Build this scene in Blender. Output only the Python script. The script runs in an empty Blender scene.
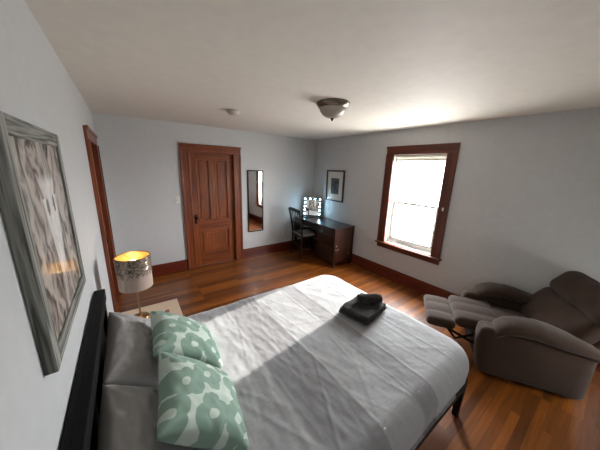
import bpy, bmesh, math, random
from mathutils import Vector, Matrix, noise
random.seed(7)
sc = bpy.context.scene
C = sc.collection
PI = math.pi

# ------------------------------------------------------------------ camera
CAM = Vector((0.2227, -4.3103, 1.8097)); YAW, PITCH, ROLL, FPX = 0.6354, 0.2347, 0.0323, 238.085
fw = Vector((math.sin(YAW)*math.cos(PITCH), math.cos(YAW)*math.cos(PITCH), -math.sin(PITCH)))
rt = Vector((math.cos(YAW), -math.sin(YAW), 0)); up = rt.cross(fw)
r2 = math.cos(ROLL)*rt + math.sin(ROLL)*up
u2 = -math.sin(ROLL)*rt + math.cos(ROLL)*up
cd = bpy.data.cameras.new('camera'); cam = bpy.data.objects.new('camera', cd); C.objects.link(cam)
M = Matrix((r2, u2, -fw)).transposed().to_4x4(); M.translation = CAM
cam.matrix_world = M
cd.sensor_width = 36; cd.lens = FPX/600*36; cd.clip_start = 0.02; cd.clip_end = 200
sc.camera = cam

# ------------------------------------------------------------------ world, sun, exposure
sc.view_settings.view_transform = 'Standard'; sc.view_settings.look = 'None'
sc.view_settings.gamma = 1; sc.view_settings.use_curve_mapping = False
sc.view_settings.exposure = 2.08
W_ = bpy.data.worlds.new('world'); sc.world = W_; W_.use_nodes = True
bg = W_.node_tree.nodes['Background']; bg.inputs[0].default_value = (0.975, 0.985, 1.0, 1); bg.inputs[1].default_value = 16
# bright overcast sky above the horizon, darker ground below it
wn, wl = W_.node_tree.nodes, W_.node_tree.links
wt = wn.new('ShaderNodeTexCoord'); wsep = wn.new('ShaderNodeSeparateXYZ'); wr = wn.new('ShaderNodeValToRGB')
wl.new(wt.outputs['Generated'], wsep.inputs[0]); wm = wn.new('ShaderNodeMapRange'); wm.inputs[1].default_value = -1; wl.new(wsep.outputs[2], wm.inputs[0])
wl.new(wm.outputs[0], wr.inputs[0]); wr.color_ramp.elements[0].position = .46; wr.color_ramp.elements[0].color = (.38, .375, .36, 1)
wr.color_ramp.elements[1].position = .53; wr.color_ramp.elements[1].color = (.965, .985, 1, 1); wl.new(wr.outputs[0], bg.inputs[0])
sun = bpy.data.lights.new('sun', 'SUN'); sun.energy = 2.3; sun.angle = math.radians(.6); sun.color = (1, .95, .88)
so = bpy.data.objects.new('sun', sun); C.objects.link(so)
so.rotation_euler = Vector((-1, -.155, -.41)).to_track_quat('-Z', 'Y').to_euler()
so.location = (8, -1, 5)
def portal(name, loc, rot, sx, sy):
    l = bpy.data.lights.new(name, 'AREA'); l.shape = 'RECTANGLE'; l.size = sx; l.size_y = sy
    l.cycles.is_portal = True
    o = bpy.data.objects.new(name, l); C.objects.link(o); o.location = loc; o.rotation_euler = rot
portal('window_portal', (3.90, -2.4, 1.35), (0, PI/2, 0), 1.5, .85)

# ------------------------------------------------------------------ room numbers
XL, XR, YB, YN, H = -0.02, 3.743, 0.0, -5.15, 2.43

# ------------------------------------------------------------------ helpers
def nt(name):
    m = bpy.data.materials.new(name); m.use_nodes = True
    return m, m.node_tree.nodes, m.node_tree.links, m.node_tree.nodes['Principled BSDF']
def rgb(h):
    v = [int(h[i:i+2], 16)/255 for i in (0, 2, 4)]
    return tuple([(c/12.92 if c <= .04045 else ((c+.055)/1.055)**2.4) for c in v]) + (1,)
def setp(b, **k):
    names = dict(rough='Roughness', metal='Metallic', spec='Specular IOR Level', coat='Coat Weight', coatr='Coat Roughness', sheen='Sheen Weight', sheenr='Sheen Roughness', trans='Transmission Weight')
    for a, v in k.items(): b.inputs[names[a]].default_value = v
def plain(name, col, bump=0, bscale=200, **k):
    m, N, L, b = nt(name); b.inputs['Base Color'].default_value = rgb(col) if isinstance(col, str) else col
    k.setdefault('rough', .5); setp(b, **k)
    # every material is procedural: a faint mottling of the colour
    tc = N.new('ShaderNodeTexCoord'); nz = N.new('ShaderNodeTexNoise'); nz.inputs['Scale'].default_value = bscale*.2; nz.inputs['Detail'].default_value = 4
    L.new(tc.outputs['Object'], nz.inputs['Vector'])
    mx = N.new('ShaderNodeMix'); mx.data_type = 'RGBA'; mx.inputs[0].default_value = 0
    c = b.inputs['Base Color'].default_value
    mx.inputs[6].default_value = tuple(x*.93 for x in c[:3])+(1,); mx.inputs[7].default_value = tuple(min(1, x*1.07) for x in c[:3])+(1,)
    L.new(nz.outputs[0], mx.inputs[0]); L.new(mx.outputs[2], b.inputs['Base Color'])
    if bump:
        n2 = N.new('ShaderNodeTexNoise'); n2.inputs['Scale'].default_value = bscale; n2.inputs['Detail'].default_value = 5
        L.new(tc.outputs['Object'], n2.inputs['Vector'])
        bp = N.new('ShaderNodeBump'); bp.inputs['Strength'].default_value = bump; bp.inputs['Distance'].default_value = .01
        L.new(n2.outputs[0], bp.inputs['Height']); L.new(bp.outputs[0], b.inputs['Normal'])
    return m
def wood(name, dark, light, axis='Z', scale=1.0, rough=.35, coat=.0, grain=1.0, ramp=(.32, .68)):
    m, N, L, b = nt(name); setp(b, rough=rough, coat=coat, coatr=.15)
    tc = N.new('ShaderNodeTexCoord'); mp = N.new('ShaderNodeMapping')
    s = {'X': (1.2, 22, 22), 'Y': (22, 1.2, 22), 'Z': (22, 22, 1.2)}[axis]
    mp.inputs['Scale'].default_value = tuple(q*scale for q in s)
    L.new(tc.outputs['Object'], mp.inputs[0])
    n1 = N.new('ShaderNodeTexNoise'); n1.inputs['Scale'].default_value = 1; n1.inputs['Detail'].default_value = 6; n1.inputs['Distortion'].default_value = 1.2
    L.new(mp.outputs[0], n1.inputs['Vector'])
    cr = N.new('ShaderNodeValToRGB'); e = cr.color_ramp.elements
    e[0].position = ramp[0]; e[0].color = rgb(dark); e[1].position = ramp[1]; e[1].color = rgb(light)
    L.new(n1.outputs[0], cr.inputs[0]); L.new(cr.outputs[0], b.inputs['Base Color'])
    bp = N.new('ShaderNodeBump'); bp.inputs['Strength'].default_value = .08*grain; bp.inputs['Distance'].default_value = .01
    L.new(n1.outputs[0], bp.inputs['Height']); L.new(bp.outputs[0], b.inputs['Normal'])
    return m
def emis(name, col, st):
    m, N, L, b = nt(name); b.inputs['Base Color'].default_value = col; b.inputs['Emission Color'].default_value = col; b.inputs['Emission Strength'].default_value = st
    return m

def box(bm, lo, hi, bev=0, mat=None, rot=None):
    lo, hi = [min(a, b) for a, b in zip(lo, hi)], [max(a, b) for a, b in zip(lo, hi)]
    vs = [bm.verts.new((x, y, z)) for x in (lo[0], hi[0]) for y in (lo[1], hi[1]) for z in (lo[2], hi[2])]
    fs = [bm.faces.new([vs[i] for i in q]) for q in ((0,1,3,2),(4,6,7,5),(0,4,5,1),(2,3,7,6),(0,2,6,4),(1,5,7,3))]
    if bev:
        es = list({e for f in fs for e in f.edges})
        r = bmesh.ops.bevel(bm, geom=es, offset=bev, segments=2, affect='EDGES', profile=.5)
        vs = list({v for f in r['faces'] for v in f.verts} | {v for v in vs if v.is_valid})
    if rot is not None:
        for v in vs: v.co = rot @ v.co
    return vs
def sweep(bm, pts, rad, n=12, cap=True, up=Vector((0, 0, 1)), ex=2.0):
    """tube along pts; rad: one value or a list of values or (a,b) pairs (a: sideways, b: along up)"""
    pts = [Vector(p) for p in pts]; rings = []
    for i, p in enumerate(pts):
        t = (pts[min(i+1, len(pts)-1)] - pts[max(i-1, 0)]).normalized()
        s = t.cross(up)
        if s.length < 1e-3: s = t.cross(Vector((0, 1, 0)))
        s.normalize(); w = s.cross(t).normalized()
        r = rad[i] if isinstance(rad, list) else rad
        a, b = r if isinstance(r, tuple) else (r, r)
        ring = []
        for k in range(n):
            th = 2*PI*k/n; c, q = math.cos(th), math.sin(th)
            c = math.copysign(abs(c)**(2/ex), c); q = math.copysign(abs(q)**(2/ex), q)
            ring.append(bm.verts.new(p + s*(a*c) + w*(b*q)))
        rings.append(ring)
    for A, B in zip(rings, rings[1:]):
        for k in range(n): bm.faces.new((A[k], A[(k+1) % n], B[(k+1) % n], B[k]))
    if cap:
        bm.faces.new(list(reversed(rings[0]))); bm.faces.new(rings[-1])
    return rings
def lathe(bm, prof, cx=0, cy=0, n=32):
    """prof: list of (r, z)"""
    rings = []
    for r, z in prof:
        if r < 1e-5: rings.append([bm.verts.new((cx, cy, z))])
        else: rings.append([bm.verts.new((cx+r*math.cos(2*PI*k/n), cy+r*math.sin(2*PI*k/n), z)) for k in range(n)])
    for A, B in zip(rings, rings[1:]):
        for k in range(n):
            k2 = (k+1) % n
            if len(A) == 1 and len(B) == 1: continue
            if len(A) == 1: bm.faces.new((A[0], B[k2], B[k]))
            elif len(B) == 1: bm.faces.new((A[k], A[k2], B[0]))
            else: bm.faces.new((A[k], A[k2], B[k2], B[k]))
def softbox(bm, lo, hi, r, n=14, bulge=(0, 0, 0), fn=None):
    """box with round edges of radius r, faces bulging; fn(v)->Vector post-shape"""
    lo, hi = Vector(lo), Vector(hi); c = (lo+hi)/2; h = (hi-lo)/2
    tmp = bmesh.new(); bmesh.ops.create_cube(tmp, size=2)
    bmesh.ops.subdivide_edges(tmp, edges=tmp.edges[:], cuts=n-1, use_grid_fill=True)
    mp = {}
    for v in tmp.verts:
        q = v.co.copy()
        u = Vector([math.copysign(1-(1-abs(t))**1.0, t) for t in q])
        p = Vector([u[i]*h[i] for i in range(3)])
        inner = Vector([max(-(h[i]-r), min(h[i]-r, p[i])) for i in range(3)])
        d = p-inner
        if d.length > 1e-9: p = inner + d.normalized()*r
        for i in range(3):
            j, k = (i+1) % 3, (i+2) % 3
            if bulge[i]: p[i] += math.copysign(bulge[i]*(1-q[j]**2)*(1-q[k]**2), q[i])*abs(q[i])
        p = p+c
        if fn: p = fn(p)
        mp[v] = bm.verts.new(p)
    for f in tmp.faces: bm.faces.new([mp[v] for v in f.verts])
    tmp.free()
def obj(name, bm, mat, parent=None, smooth=False, loc=None, subsurf=0, angle=None):
    me = bpy.data.meshes.new(name)
    bmesh.ops.recalc_face_normals(bm, faces=bm.faces[:]); bm.to_mesh(me); bm.free()
    o = bpy.data.objects.new(name, me); C.objects.link(o)
    for m in (mat if isinstance(mat, (list, tuple)) else [mat]): me.materials.append(m)
    if smooth:
        if angle:
            me.shade_smooth(); 
            try: me.set_sharp_from_angle(angle=math.radians(angle))
            except Exception: pass
        else: me.shade_smooth()
    if loc: o.location = loc
    if subsurf: md = o.modifiers.new('subsurf', 'SUBSURF'); md.levels = subsurf; md.render_levels = subsurf
    if parent: o.parent = parent
    return o
def B(): return bmesh.new()
def thing(name, label, cat, loc=(0, 0, 0), rz=0, group=None):
    o = bpy.data.objects.new(name, None); C.objects.link(o); o.location = loc; o.rotation_euler = (0, 0, rz)
    o.empty_display_size = .1
    tag(o, label, cat, group); return o
def tag(o, label, cat, group=None):
    o['label'] = label; o['category'] = cat
    if group: o['group'] = group
    return o
def struct(name, bm, mat, **k):
    o = obj(name, bm, mat, **k); o['kind'] = 'structure'; return o
def fbm(p, s, o=4): return noise.fractal(Vector(p)*s, 1.0, 2.0, o)

# ------------------------------------------------------------------ materials
WALL = plain('wall_paint', 'c3c5c6', bump=.05, bscale=90, rough=.45, spec=.35)
CEIL = plain('ceiling_paint', 'e0dbd2', bump=.05, bscale=60, rough=.7)
CHERRY = wood('door_wood', '58240a', '904c1c', 'Z', rough=.34, coat=.12)
CHERRYX = wood('door_wood_across', '58240a', '8a481a', 'X', rough=.34, coat=.12)
CAS = wood('casing_wood', '54220c', '86421c', 'Z', rough=.35, coat=.2)
CASX = wood('casing_wood_x', '54220c', '86421c', 'X', rough=.35, coat=.2)
WCAS = wood('window_casing_wood', '42190b', '632d14', 'Z', rough=.35, coat=.2)
WCASY = wood('window_casing_wood_y', '42190b', '632d14', 'Y', rough=.35, coat=.2)
BASEX = wood('baseboard_wood_x', '4a160a', '6a2612', 'X', rough=.35, coat=.2)
BASEY = wood('baseboard_wood_y', '4a160a', '6a2612', 'Y', rough=.35, coat=.2)
VINYL = plain('white_vinyl', 'd6d5cf', rough=.4)
BLACK = plain('black_metal', '040505', rough=.5, spec=.2)
HEADB = wood('black_wood', '060607', '0b0b0c', 'Y', rough=.6, coat=.0); HEADB.node_tree.nodes['Principled BSDF'].inputs['Specular IOR Level'].default_value = .15
DESKW = wood('desk_wood', '170a06', '2b130b', 'Y', rough=.3, coat=.3)
DESKZ = wood('desk_wood_panel', '26100a', '44200f', 'Z', scale=.6, rough=.35, coat=.2)
CHAIRW = wood('chair_wood', '070404', '0e0807', 'Z', rough=.4, coat=.1)
BRONZE = plain('dark_bronze', '2b211a', rough=.3, metal=.8)
NICKEL = plain('brushed_nickel', '7b7266', rough=.3, metal=1)
def floor_mat():
    m, N, L, b = nt('oak_strip_floor'); setp(b, rough=.38, coat=.5, coatr=.24, spec=.5)
    tc = N.new('ShaderNodeTexCoord')
    br = N.new('ShaderNodeTexBrick'); br.offset = .37; br.offset_frequency = 3; br.squash = 1
    br.inputs['Scale'].default_value = 1; br.inputs['Brick Width'].default_value = .95; br.inputs['Row Height'].default_value = .058
    br.inputs['Mortar Size'].default_value = .0011; br.inputs['Mortar Smooth'].default_value = .3; br.inputs['Bias'].default_value = 0
    br.inputs['Color1'].default_value = (0, 0, 0, 1); br.inputs['Color2'].default_value = (1, 1, 1, 1); br.inputs['Mortar'].default_value = (.5, .5, .5, 1)
    L.new(tc.outputs['Object'], br.inputs['Vector'])
    cr = N.new('ShaderNodeValToRGB'); e = cr.color_ramp.elements
    e[0].position = 0; e[0].color = rgb('5e2e0b'); e[1].position = 1; e[1].color = rgb('97581c')
    L.new(br.outputs['Color'], cr.inputs[0])
    mp = N.new('ShaderNodeMapping'); mp.inputs['Scale'].default_value = (2.2, 45, 1); L.new(tc.outputs['Object'], mp.inputs[0])
    ad = N.new('ShaderNodeVectorMath'); ad.operation = 'ADD'; sx = N.new('ShaderNodeVectorMath'); sx.operation = 'SCALE'; sx.inputs['Scale'].default_value = 9
    L.new(br.outputs['Color'], sx.inputs[0]); L.new(mp.outputs[0], ad.inputs[0]); L.new(sx.outputs[0], ad.inputs[1])
    n1 = N.new('ShaderNodeTexNoise'); n1.inputs['Scale'].default_value = 1; n1.inputs['Detail'].default_value = 5; n1.inputs['Distortion'].default_value = .8
    L.new(ad.outputs[0], n1.inputs['Vector'])
    mx = N.new('ShaderNodeMix'); mx.data_type = 'RGBA'; mx.blend_type = 'MULTIPLY'; mx.inputs[0].default_value = .75
    c2 = N.new('ShaderNodeValToRGB'); c2.color_ramp.elements[0].position = .3; c2.color_ramp.elements[0].color = (.55, .47, .40, 1); c2.color_ramp.elements[1].position = .6
    L.new(n1.outputs[0], c2.inputs[0]); L.new(cr.outputs[0], mx.inputs[6]); L.new(c2.outputs[0], mx.inputs[7])
    m2 = N.new('ShaderNodeMix'); m2.data_type = 'RGBA'; L.new(br.outputs['Fac'], m2.inputs[0]); L.new(mx.outputs[2], m2.inputs[6]); m2.inputs[7].default_value = rgb('5a2f14')
    L.new(m2.outputs[2], b.inputs['Base Color'])
    iv = N.new('ShaderNodeMath'); iv.operation = 'MULTIPLY_ADD'; iv.inputs[1].default_value = -.5; L.new(br.outputs['Fac'], iv.inputs[0])
    L.new(n1.outputs[0], iv.inputs[2])
    bp = N.new('ShaderNodeBump'); bp.inputs['Strength'].default_value = .12; bp.inputs['Distance'].default_value = .004
    L.new(iv.outputs[0], bp.inputs['Height']); L.new(bp.outputs[0], b.inputs['Normal'])
    return m
FLOOR = floor_mat()
def fabric(name, col, scale=400, bump=.25, var=.12, sheen=.3, vscale=6, rough=.9):
    m, N, L, b = nt(name); setp(b, rough=rough, sheen=sheen, spec=.2)
    tc = N.new('ShaderNodeTexCoord'); n1 = N.new('ShaderNodeTexNoise'); n1.inputs['Scale'].default_value = vscale; n1.inputs['Detail'].default_value = 5
    L.new(tc.outputs['Object'], n1.inputs['Vector']); c = rgb(col)
    mx = N.new('ShaderNodeMix'); mx.data_type = 'RGBA'; mx.inputs[6].default_value = tuple(x*(1-var) for x in c[:3])+(1,); mx.inputs[7].default_value = tuple(min(1, x*(1+var)) for x in c[:3])+(1,)
    L.new(n1.outputs[0], mx.inputs[0]); L.new(mx.outputs[2], b.inputs['Base Color'])
    n2 = N.new('ShaderNodeTexNoise'); n2.inputs['Scale'].default_value = scale; n2.inputs['Detail'].default_value = 2
    L.new(tc.outputs['Object'], n2.inputs['Vector'])
    bp = N.new('ShaderNodeBump'); bp.inputs['Strength'].default_value = bump; bp.inputs['Distance'].default_value = .002
    L.new(n2.outputs[0], bp.inputs['Height']); L.new(bp.outputs[0], b.inputs['Normal'])
    return m
GREYSATIN = fabric('grey_pillowcase', '9b9998', bump=.1, var=.04, sheen=.2, rough=.5)
SUEDE = fabric('taupe_suede', '3b2a1f', scale=150, bump=.2, var=.22, sheen=.06, vscale=4)
SUEDE.node_tree.nodes['Principled BSDF'].inputs['Sheen Weight'].default_value = .16
TOWELM = fabric('charcoal_towel', '2a2624', scale=260, bump=1.0, var=.25, sheen=.1, vscale=40)
def glass_mat():
    m, N, L, b = nt('window_glass'); N.remove(b)
    t = N.new('ShaderNodeBsdfTransparent'); g = N.new('ShaderNodeBsdfGlossy'); g.inputs['Roughness'].default_value = .02
    mx = N.new('ShaderNodeMixShader'); mx.inputs[0].default_value = .06
    nz = N.new('ShaderNodeTexNoise'); nz.inputs['Scale'].default_value = 3
    mr = N.new('ShaderNodeMapRange'); mr.inputs[3].default_value = .04; mr.inputs[4].default_value = .08; L.new(nz.outputs[0], mr.inputs[0]); L.new(mr.outputs[0], mx.inputs[0])
    L.new(t.outputs[0], mx.inputs[1]); L.new(g.outputs[0], mx.inputs[2]); L.new(mx.outputs[0], N['Material Output'].inputs[0])
    return m
GLASS = glass_mat()

# ------------------------------------------------------------------ shell
bm = B(); box(bm, (XL-.2, YN-.2, -.1), (XR+.2, YB+.2, 0)); struct('floor', bm, FLOOR)
bm = B(); box(bm, (XL-.2, YN-.2, H), (XR+.2, YB+.2, H+.1)); struct('ceiling', bm, CEIL)
def wall_hole(axis, c0, c1, a0, a1, holes):
    """slab between c0..c1 on `axis`, running a0..a1 on the other; holes=(h0,h1,z0,z1)"""
    bm = B()
    def bx(s0, s1, z0, z1):
        if s1-s0 < 1e-6 or z1-z0 < 1e-6: return
        box(bm, (c0, s0, z0), (c1, s1, z1)) if axis == 'x' else box(bm, (s0, c0, z0), (s1, c1, z1))
    s = a0
    for h0, h1, z0, z1 in holes:
        bx(s, h0, 0, H); bx(h0, h1, 0, z0); bx(h0, h1, z1, H); s = h1
    bx(s, a1, 0, H)
    return bm
WY0, WY1, WZ0, WZ1 = -2.80, -2.00, .615, 2.07
struct('wall_right', wall_hole('x', XR, XR+.2, YN-.2, YB+.2, [(WY0, WY1, WZ0, WZ1)]), WALL)
DX0, DX1, DZ = 1.108, 1.86, 2.01
struct('wall_back', wall_hole('y', YB, YB+.12, XL, XR, [(DX0, DX1, 0, DZ)]), WALL)
LY0, LY1 = -1.22, -.36
struct('wall_left', wall_hole('x', XL-.12, XL, YN-.2, YB+.2, [(LY0, LY1, 0, DZ)]), WALL)
NX0, NX1, NZ0, NZ1 = 2.75, 3.55, .615, 2.07
struct('wall_near', wall_hole('y', YN-.2, YN, XL, XR, [(NX0, NX1, NZ0, NZ1)]), WALL)

# baseboards (height .19, stepped cap)
def base_x(name, x0, x1, y, s):
    bm = B(); box(bm, (x0, y, 0), (x1, y-s*.018, .16)); box(bm, (x0, y, .16), (x1, y-s*.013, .19)); box(bm, (x0, y-s*.018, 0), (x1, y-s*.032, .022), .004)
    return struct(name, bm, BASEX)
def base_y(name, y0, y1, x, s):
    bm = B(); box(bm, (x, y0, 0), (x-s*.018, y1, .16)); box(bm, (x, y0, .16), (x-s*.013, y1, .19)); box(bm, (x-s*.018, y0, 0), (x-s*.032, y1, .022), .004)
    return struct(name, bm, BASEY)
base_x('baseboard_back_left', XL, .976, YB, 1)
base_x('baseboard_back_right', 1.993, XR, YB, 1)
base_y('baseboard_right', YN, YB-.02, XR, 1)
base_y('baseboard_left', YN, LY0-.135, XL, -1)
base_y('baseboard_left_far', LY1+.135, YB-.02, XL, -1)
base_x('baseboard_near', XL+.02, XR-.02, YN, -1)

# ------------------------------------------------------------------ doors
def panel_frame(bm, x0, x1, z0, z1, y, d=.012, w=.018):
    """raised bolection moulding ring and a raised field, on a face at y looking to -y"""
    for a in ((x0, z0, x1, z0+w), (x0, z1-w, x1, z1), (x0, z0, x0+w, z1), (x1-w, z0, x1, z1)):
        box(bm, (a[0], y+.004, a[1]), (a[2], y-d, a[3]), .003)
def door_back():
    y = .05
    root = B(); box(root, (DX0, y, .012), (DX1, y+.035, DZ))          # the recessed core of the door
    d = struct('door_1', root, CHERRY)
    # stiles and rails, 12 mm proud of the panels
    s = B(); P = .014
    for a in ((DX0, DX0+.105), (DX1-.105, DX1)): box(s, (a[0], y, .012), (a[1], y-P, DZ))
    box(s, (1.44, y, .86), (1.525, y-P, 1.89))
    obj('door_stile', s, CHERRY, d)
    r = B()
    for z0, z1 in ((.012, .235), (.66, .84), (1.895, DZ)): box(r, (DX0+.105, y, z0), (DX1-.105, y-P, z1))
    obj('door_rail', r, CHERRYX, d)
    for x0, x1, z0, z1 in ((DX0+.105, 1.44, .84, 1.895), (1.525, DX1-.105, .84, 1.895), (DX0+.105, DX1-.105, .235, .66)):
        p = B(); panel_frame(p, x0, x1, z0, z1, y, .019, .02)
        box(p, (x0+.05, y, z0+.05), (x1-.05, y-.008, z1-.05), .007)
        obj('door_panel', p, CHERRY, d)
    k = B()
    for zz in (): pass
    sweep(k, [(1.165, y-P, .915), (1.165, y-P-.035, .915)], .011, 12)
    rr = [(1.165, y-P-.03-t*.045, .915) for t in (0, .15, .4, .7, .92, 1)]
    sweep(k, rr, [.012, .023, .029, .028, .018, .006], 16)
    obj('door_knob', k, BRONZE, d, smooth=True)
    e = B(); box(e, (1.148, y-P, .80), (1.182, y-P-.004, .97), .0015); obj('lock_plate', e, BRONZE, d)
    for z in (.3, 1.72):
        h = B(); sweep(h, [(DX1-.004, y-P-.006, z), (DX1-.004, y-P-.006, z+.1)], .008, 10); obj('hinge', h, BRONZE, d)
    # casing: two fluted legs, a head, and the jamb
    for x0, x1, s_ in ((.976, DX0+.005, 1), (DX1-.005, 1.993, -1)):
        c = B(); box(c, (x0, 0, 0), (x1, -.022, DZ-.005), .002)
        o0, o1 = (x0, x0+.03) if s_ > 0 else (x1-.03, x1)
        box(c, (o0, -.02, 0), (o1, -.034, DZ-.005), .004)
        i0, i1 = (x1-.022, x1) if s_ > 0 else (x0, x0+.022)
        box(c, (i0, -.02, 0), (i1, -.028, DZ-.005), .003)
        obj('door_casing', c, CAS, d)
    c = B(); box(c, (.976, 0, DZ-.005), (1.993, -.022, 2.13), .002); box(c, (.970, -.018, 2.10), (1.999, -.036, 2.135), .004); box(c, (DX0, -.018, DZ-.005), (DX1, -.028, DZ+.018), .003)
    obj('door_casing', c, CASX, d)
    j = B(); box(j, (DX0, 0, 0), (DX0+.004, .05, DZ)); box(j, (DX1-.004, 0, 0), (DX1, .05, DZ)); box(j, (DX0, 0, DZ-.004), (DX1, .05, DZ)); box(j, (DX0, -.0, 0), (DX1, .12, .01))
    obj('door_jamb', j, CAS, d)
door_back()
def door_left():
    x = XL-.05
    DK = wood('side_door_wood', '3a140c', '5c2415', 'Z', rough=.35, coat=.2)
    root = B(); box(root, (x-.035, LY0, .012), (x, LY1, DZ)); d = struct('door_2', root, DK)
    s = B(); P = .014
    for a in ((LY0, LY0+.105), (LY1-.105, LY1)): box(s, (x, a[0], .012), (x+P, a[1], DZ))
    obj('door_stile', s, DK, d)
    r = B()
    for z0, z1 in ((.012, .235), (.66, .84), (1.895, DZ)): box(r, (x, LY0+.105, z0), (x+P, LY1-.105, z1))
    obj('door_rail', r, DK, d)
    for y0, y1, z0, z1 in ((LY0+.105, -.79-.04, .84, 1.895), (-.79+.04, LY1-.105, .84, 1.895), (LY0+.105, LY1-.105, .235, .66)):
        p = B()
        box(p, (x-.002, y0+.03, z0+.03), (x+.009, y1-.03, z1-.03), .006); obj('door_panel', p, DK, d)
    m = B(); box(m, (x, -.83, .84), (x+P, -.75, 1.895)); obj('door_stile', m, DK, d)
    k = B(); yk = LY0+.06
    rr = [(x+P+t, yk, 1.0) for t in (0, .03, .035, .045, .06, .072, .078)]
    sweep(k, rr, [.012, .012, .026, .034, .033, .022, .005], 16); obj('door_knob', k, BLACK, d, smooth=True)
    e = B(); box(e, (x+P, yk-.018, .9), (x+P+.004, yk+.018, 1.07), .0015); obj('lock_plate', e, BLACK, d)
    for y0, y1 in ((LY0-.13, LY0+.005), (LY1-.005, LY1+.13)):
        c = B(); box(c, (XL, y0, 0), (XL+.022, y1, DZ-.005), .002); box(c, (XL+.018, y0 if y0 < LY0 else y1-.03, 0), (XL+.034, (y0+.03) if y0 < LY0 else y1, DZ-.005), .004)
        obj('door_casing', c, CAS, d)
    c = B(); box(c, (XL, LY0-.13, DZ-.005), (XL+.022, LY1+.13, 2.12), .002); box(c, (XL+.018, LY0-.136, 2.09), (XL+.036, LY1+.136, 2.125), .004)
    obj('door_casing', c, CAS, d)
    j = B(); box(j, (XL-.05, LY0, 0), (XL, LY0+.004, DZ)); box(j, (XL-.05, LY1-.004, 0), (XL, LY1, DZ)); box(j, (XL-.05, LY0, DZ-.004), (XL, LY1, DZ)); box(j, (XL-.12, LY0, 0), (XL, LY1, .01))
    obj('door_jamb', j, CAS, d)
door_left()

# ------------------------------------------------------------------ windows (built looking to -x, then placed)
def window(name, place):
    """local frame: x out of the room (0 = wall face), y along the wall -.4...4, z up"""
    def T(bm):
        for v in bm.verts: v.co = place @ v.co
        return bm
    hw = .40
    bm = B()
    for a, b_ in ((-hw, -hw+.012), (hw-.012, hw)): box(bm, (0, a, WZ0), (.2, b_, WZ1))
    box(bm, (0, -hw, WZ1-.012), (.2, hw, WZ1)); box(bm, (0, -hw, WZ0), (.2, hw, WZ0+.012))
    w = struct(name, T(bm), VINYL)
    for s in (-1, 1):
        c = B(); y0, y1 = sorted((s*(hw-.006), s*(hw+.125)))
        box(c, (0, y0, WZ0-.005), (-.022, y1, WZ1+.0), .002)
        o = (s*(hw+.125), s*(hw+.095)); box(c, (-.02, min(o), WZ0-.005), (-.034, max(o), WZ1), .004)
        obj('window_casing', T(c), WCAS, w)
    c = B(); box(c, (0, -hw-.125, WZ1-.006), (-.022, hw+.125, WZ1+.115), .002); box(c, (-.02, -hw-.13, WZ1+.088), (-.036, hw+.13, WZ1+.118), .004)
    obj('window_casing', T(c), WCASY, w)
    c = B(); box(c, (.03, -hw, WZ0-.02), (0, hw, WZ0+.002)); box(c, (0, -hw-.15, WZ0-.02), (-.06, hw+.15, WZ0+.004), .006)
    obj('window_sill', T(c), WCASY, w)
    c = B(); box(c, (0, -hw-.125, WZ0-.098), (-.02, hw+.125, WZ0-.02), .004); obj('window_apron', T(c), WCASY, w)
    # outer stop and two sashes
    zm = 1.31
    def sash(x, z0, z1, br, tr):
        s = B(); st = .045
        a, b_ = -hw+.03, hw-.03
        box(s, (x, a, z0), (x+.03, a+st, z1), .002); box(s, (x, b_-st, z0), (x+.03, b_, z1), .002)
        box(s, (x, a+st, z0), (x+.03, b_-st, z0+br), .002); box(s, (x, a+st, z1-tr), (x+.03, b_-st, z1), .002)
        o = obj('window_sash', T(s), VINYL, w)
        g = B(); box(g, (x+.013, a+st-.005, z0+br-.005), (x+.017, b_-st+.005, z1-tr+.005)); obj('window_pane', T(g), GLASS, o)
        return o
    sash(.115, zm-.02, WZ1-.02, .03, .04)
    lo = sash(.075, WZ0+.03, zm+.02, .075, .035)
    g = B(); box(g, (.068, -hw+.05, WZ0+.098), (.076, hw-.05, WZ0+.106)); obj('sash_dark_line', T(g), plain('dark_strip', '23211f'), lo)  # thin dark strip across the lower sash rail
    l = B(); box(l, (.062, -.03, zm+.018), (.09, .03, zm+.03), .003); obj('sash_lock', T(l), VINYL, lo)
    t = B(); box(t, (.06, -hw+.012, WZ0+.012), (.2, hw-.012, WZ0+.03)); 
    for s in (-1, 1):
        y0, y1 = sorted((s*(hw-.012), s*(hw-.032))); box(t, (.055, y0, WZ0+.03), (.2, y1, WZ1-.012))
    box(t, (.055, -hw+.012, WZ1-.03), (.2, hw-.012, WZ1-.012))
    obj('window_stop', T(t), VINYL, w)
    return w
Wr = Matrix.Translation((XR, -2.40, 0))
w1 = window('window_1', Wr)
Wn = Matrix.Translation((3.15, YN, 0)) @ Matrix.Rotation(-PI/2, 4, 'Z')
w2 = window('window_2', Wn)
# rolled shade at the head of the right-hand window
bm = B(); sweep(bm, [(XR+.045, -2.775, 2.025), (XR+.045, -2.025, 2.025)], .02, 16)
box(bm, (XR+.062, -2.765, 1.975), (XR+.065, -2.035, 2.03)); box(bm, (XR+.058, -2.765, 1.965), (XR+.069, -2.035, 1.98), .003)
sh = obj('roller_shade', bm, plain('shade_cloth', 'dcd8cc', rough=.8), w1)
bm = B(); sweep(bm, [(2.775, YN-.045, 2.025), (3.525, YN-.045, 2.025)], .02, 16)  # unseen shade added to the near window, drawn low to hold back its light
box(bm, (2.785, YN-.062, .86), (3.515, YN-.065, 2.03)); box(bm, (2.785, YN-.058, .85), (3.515, YN-.069, .865), .003)
obj('roller_shade', bm, bpy.data.materials['shade_cloth'], w2)
bm = B(); box(bm, (XR-.034, -2.875, 1.30), (XR-.05, -2.855, 1.345), .003)
tag(obj('cord_cleat', bm, VINYL), 'small white catch on the right casing of the window', 'catch')

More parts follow.
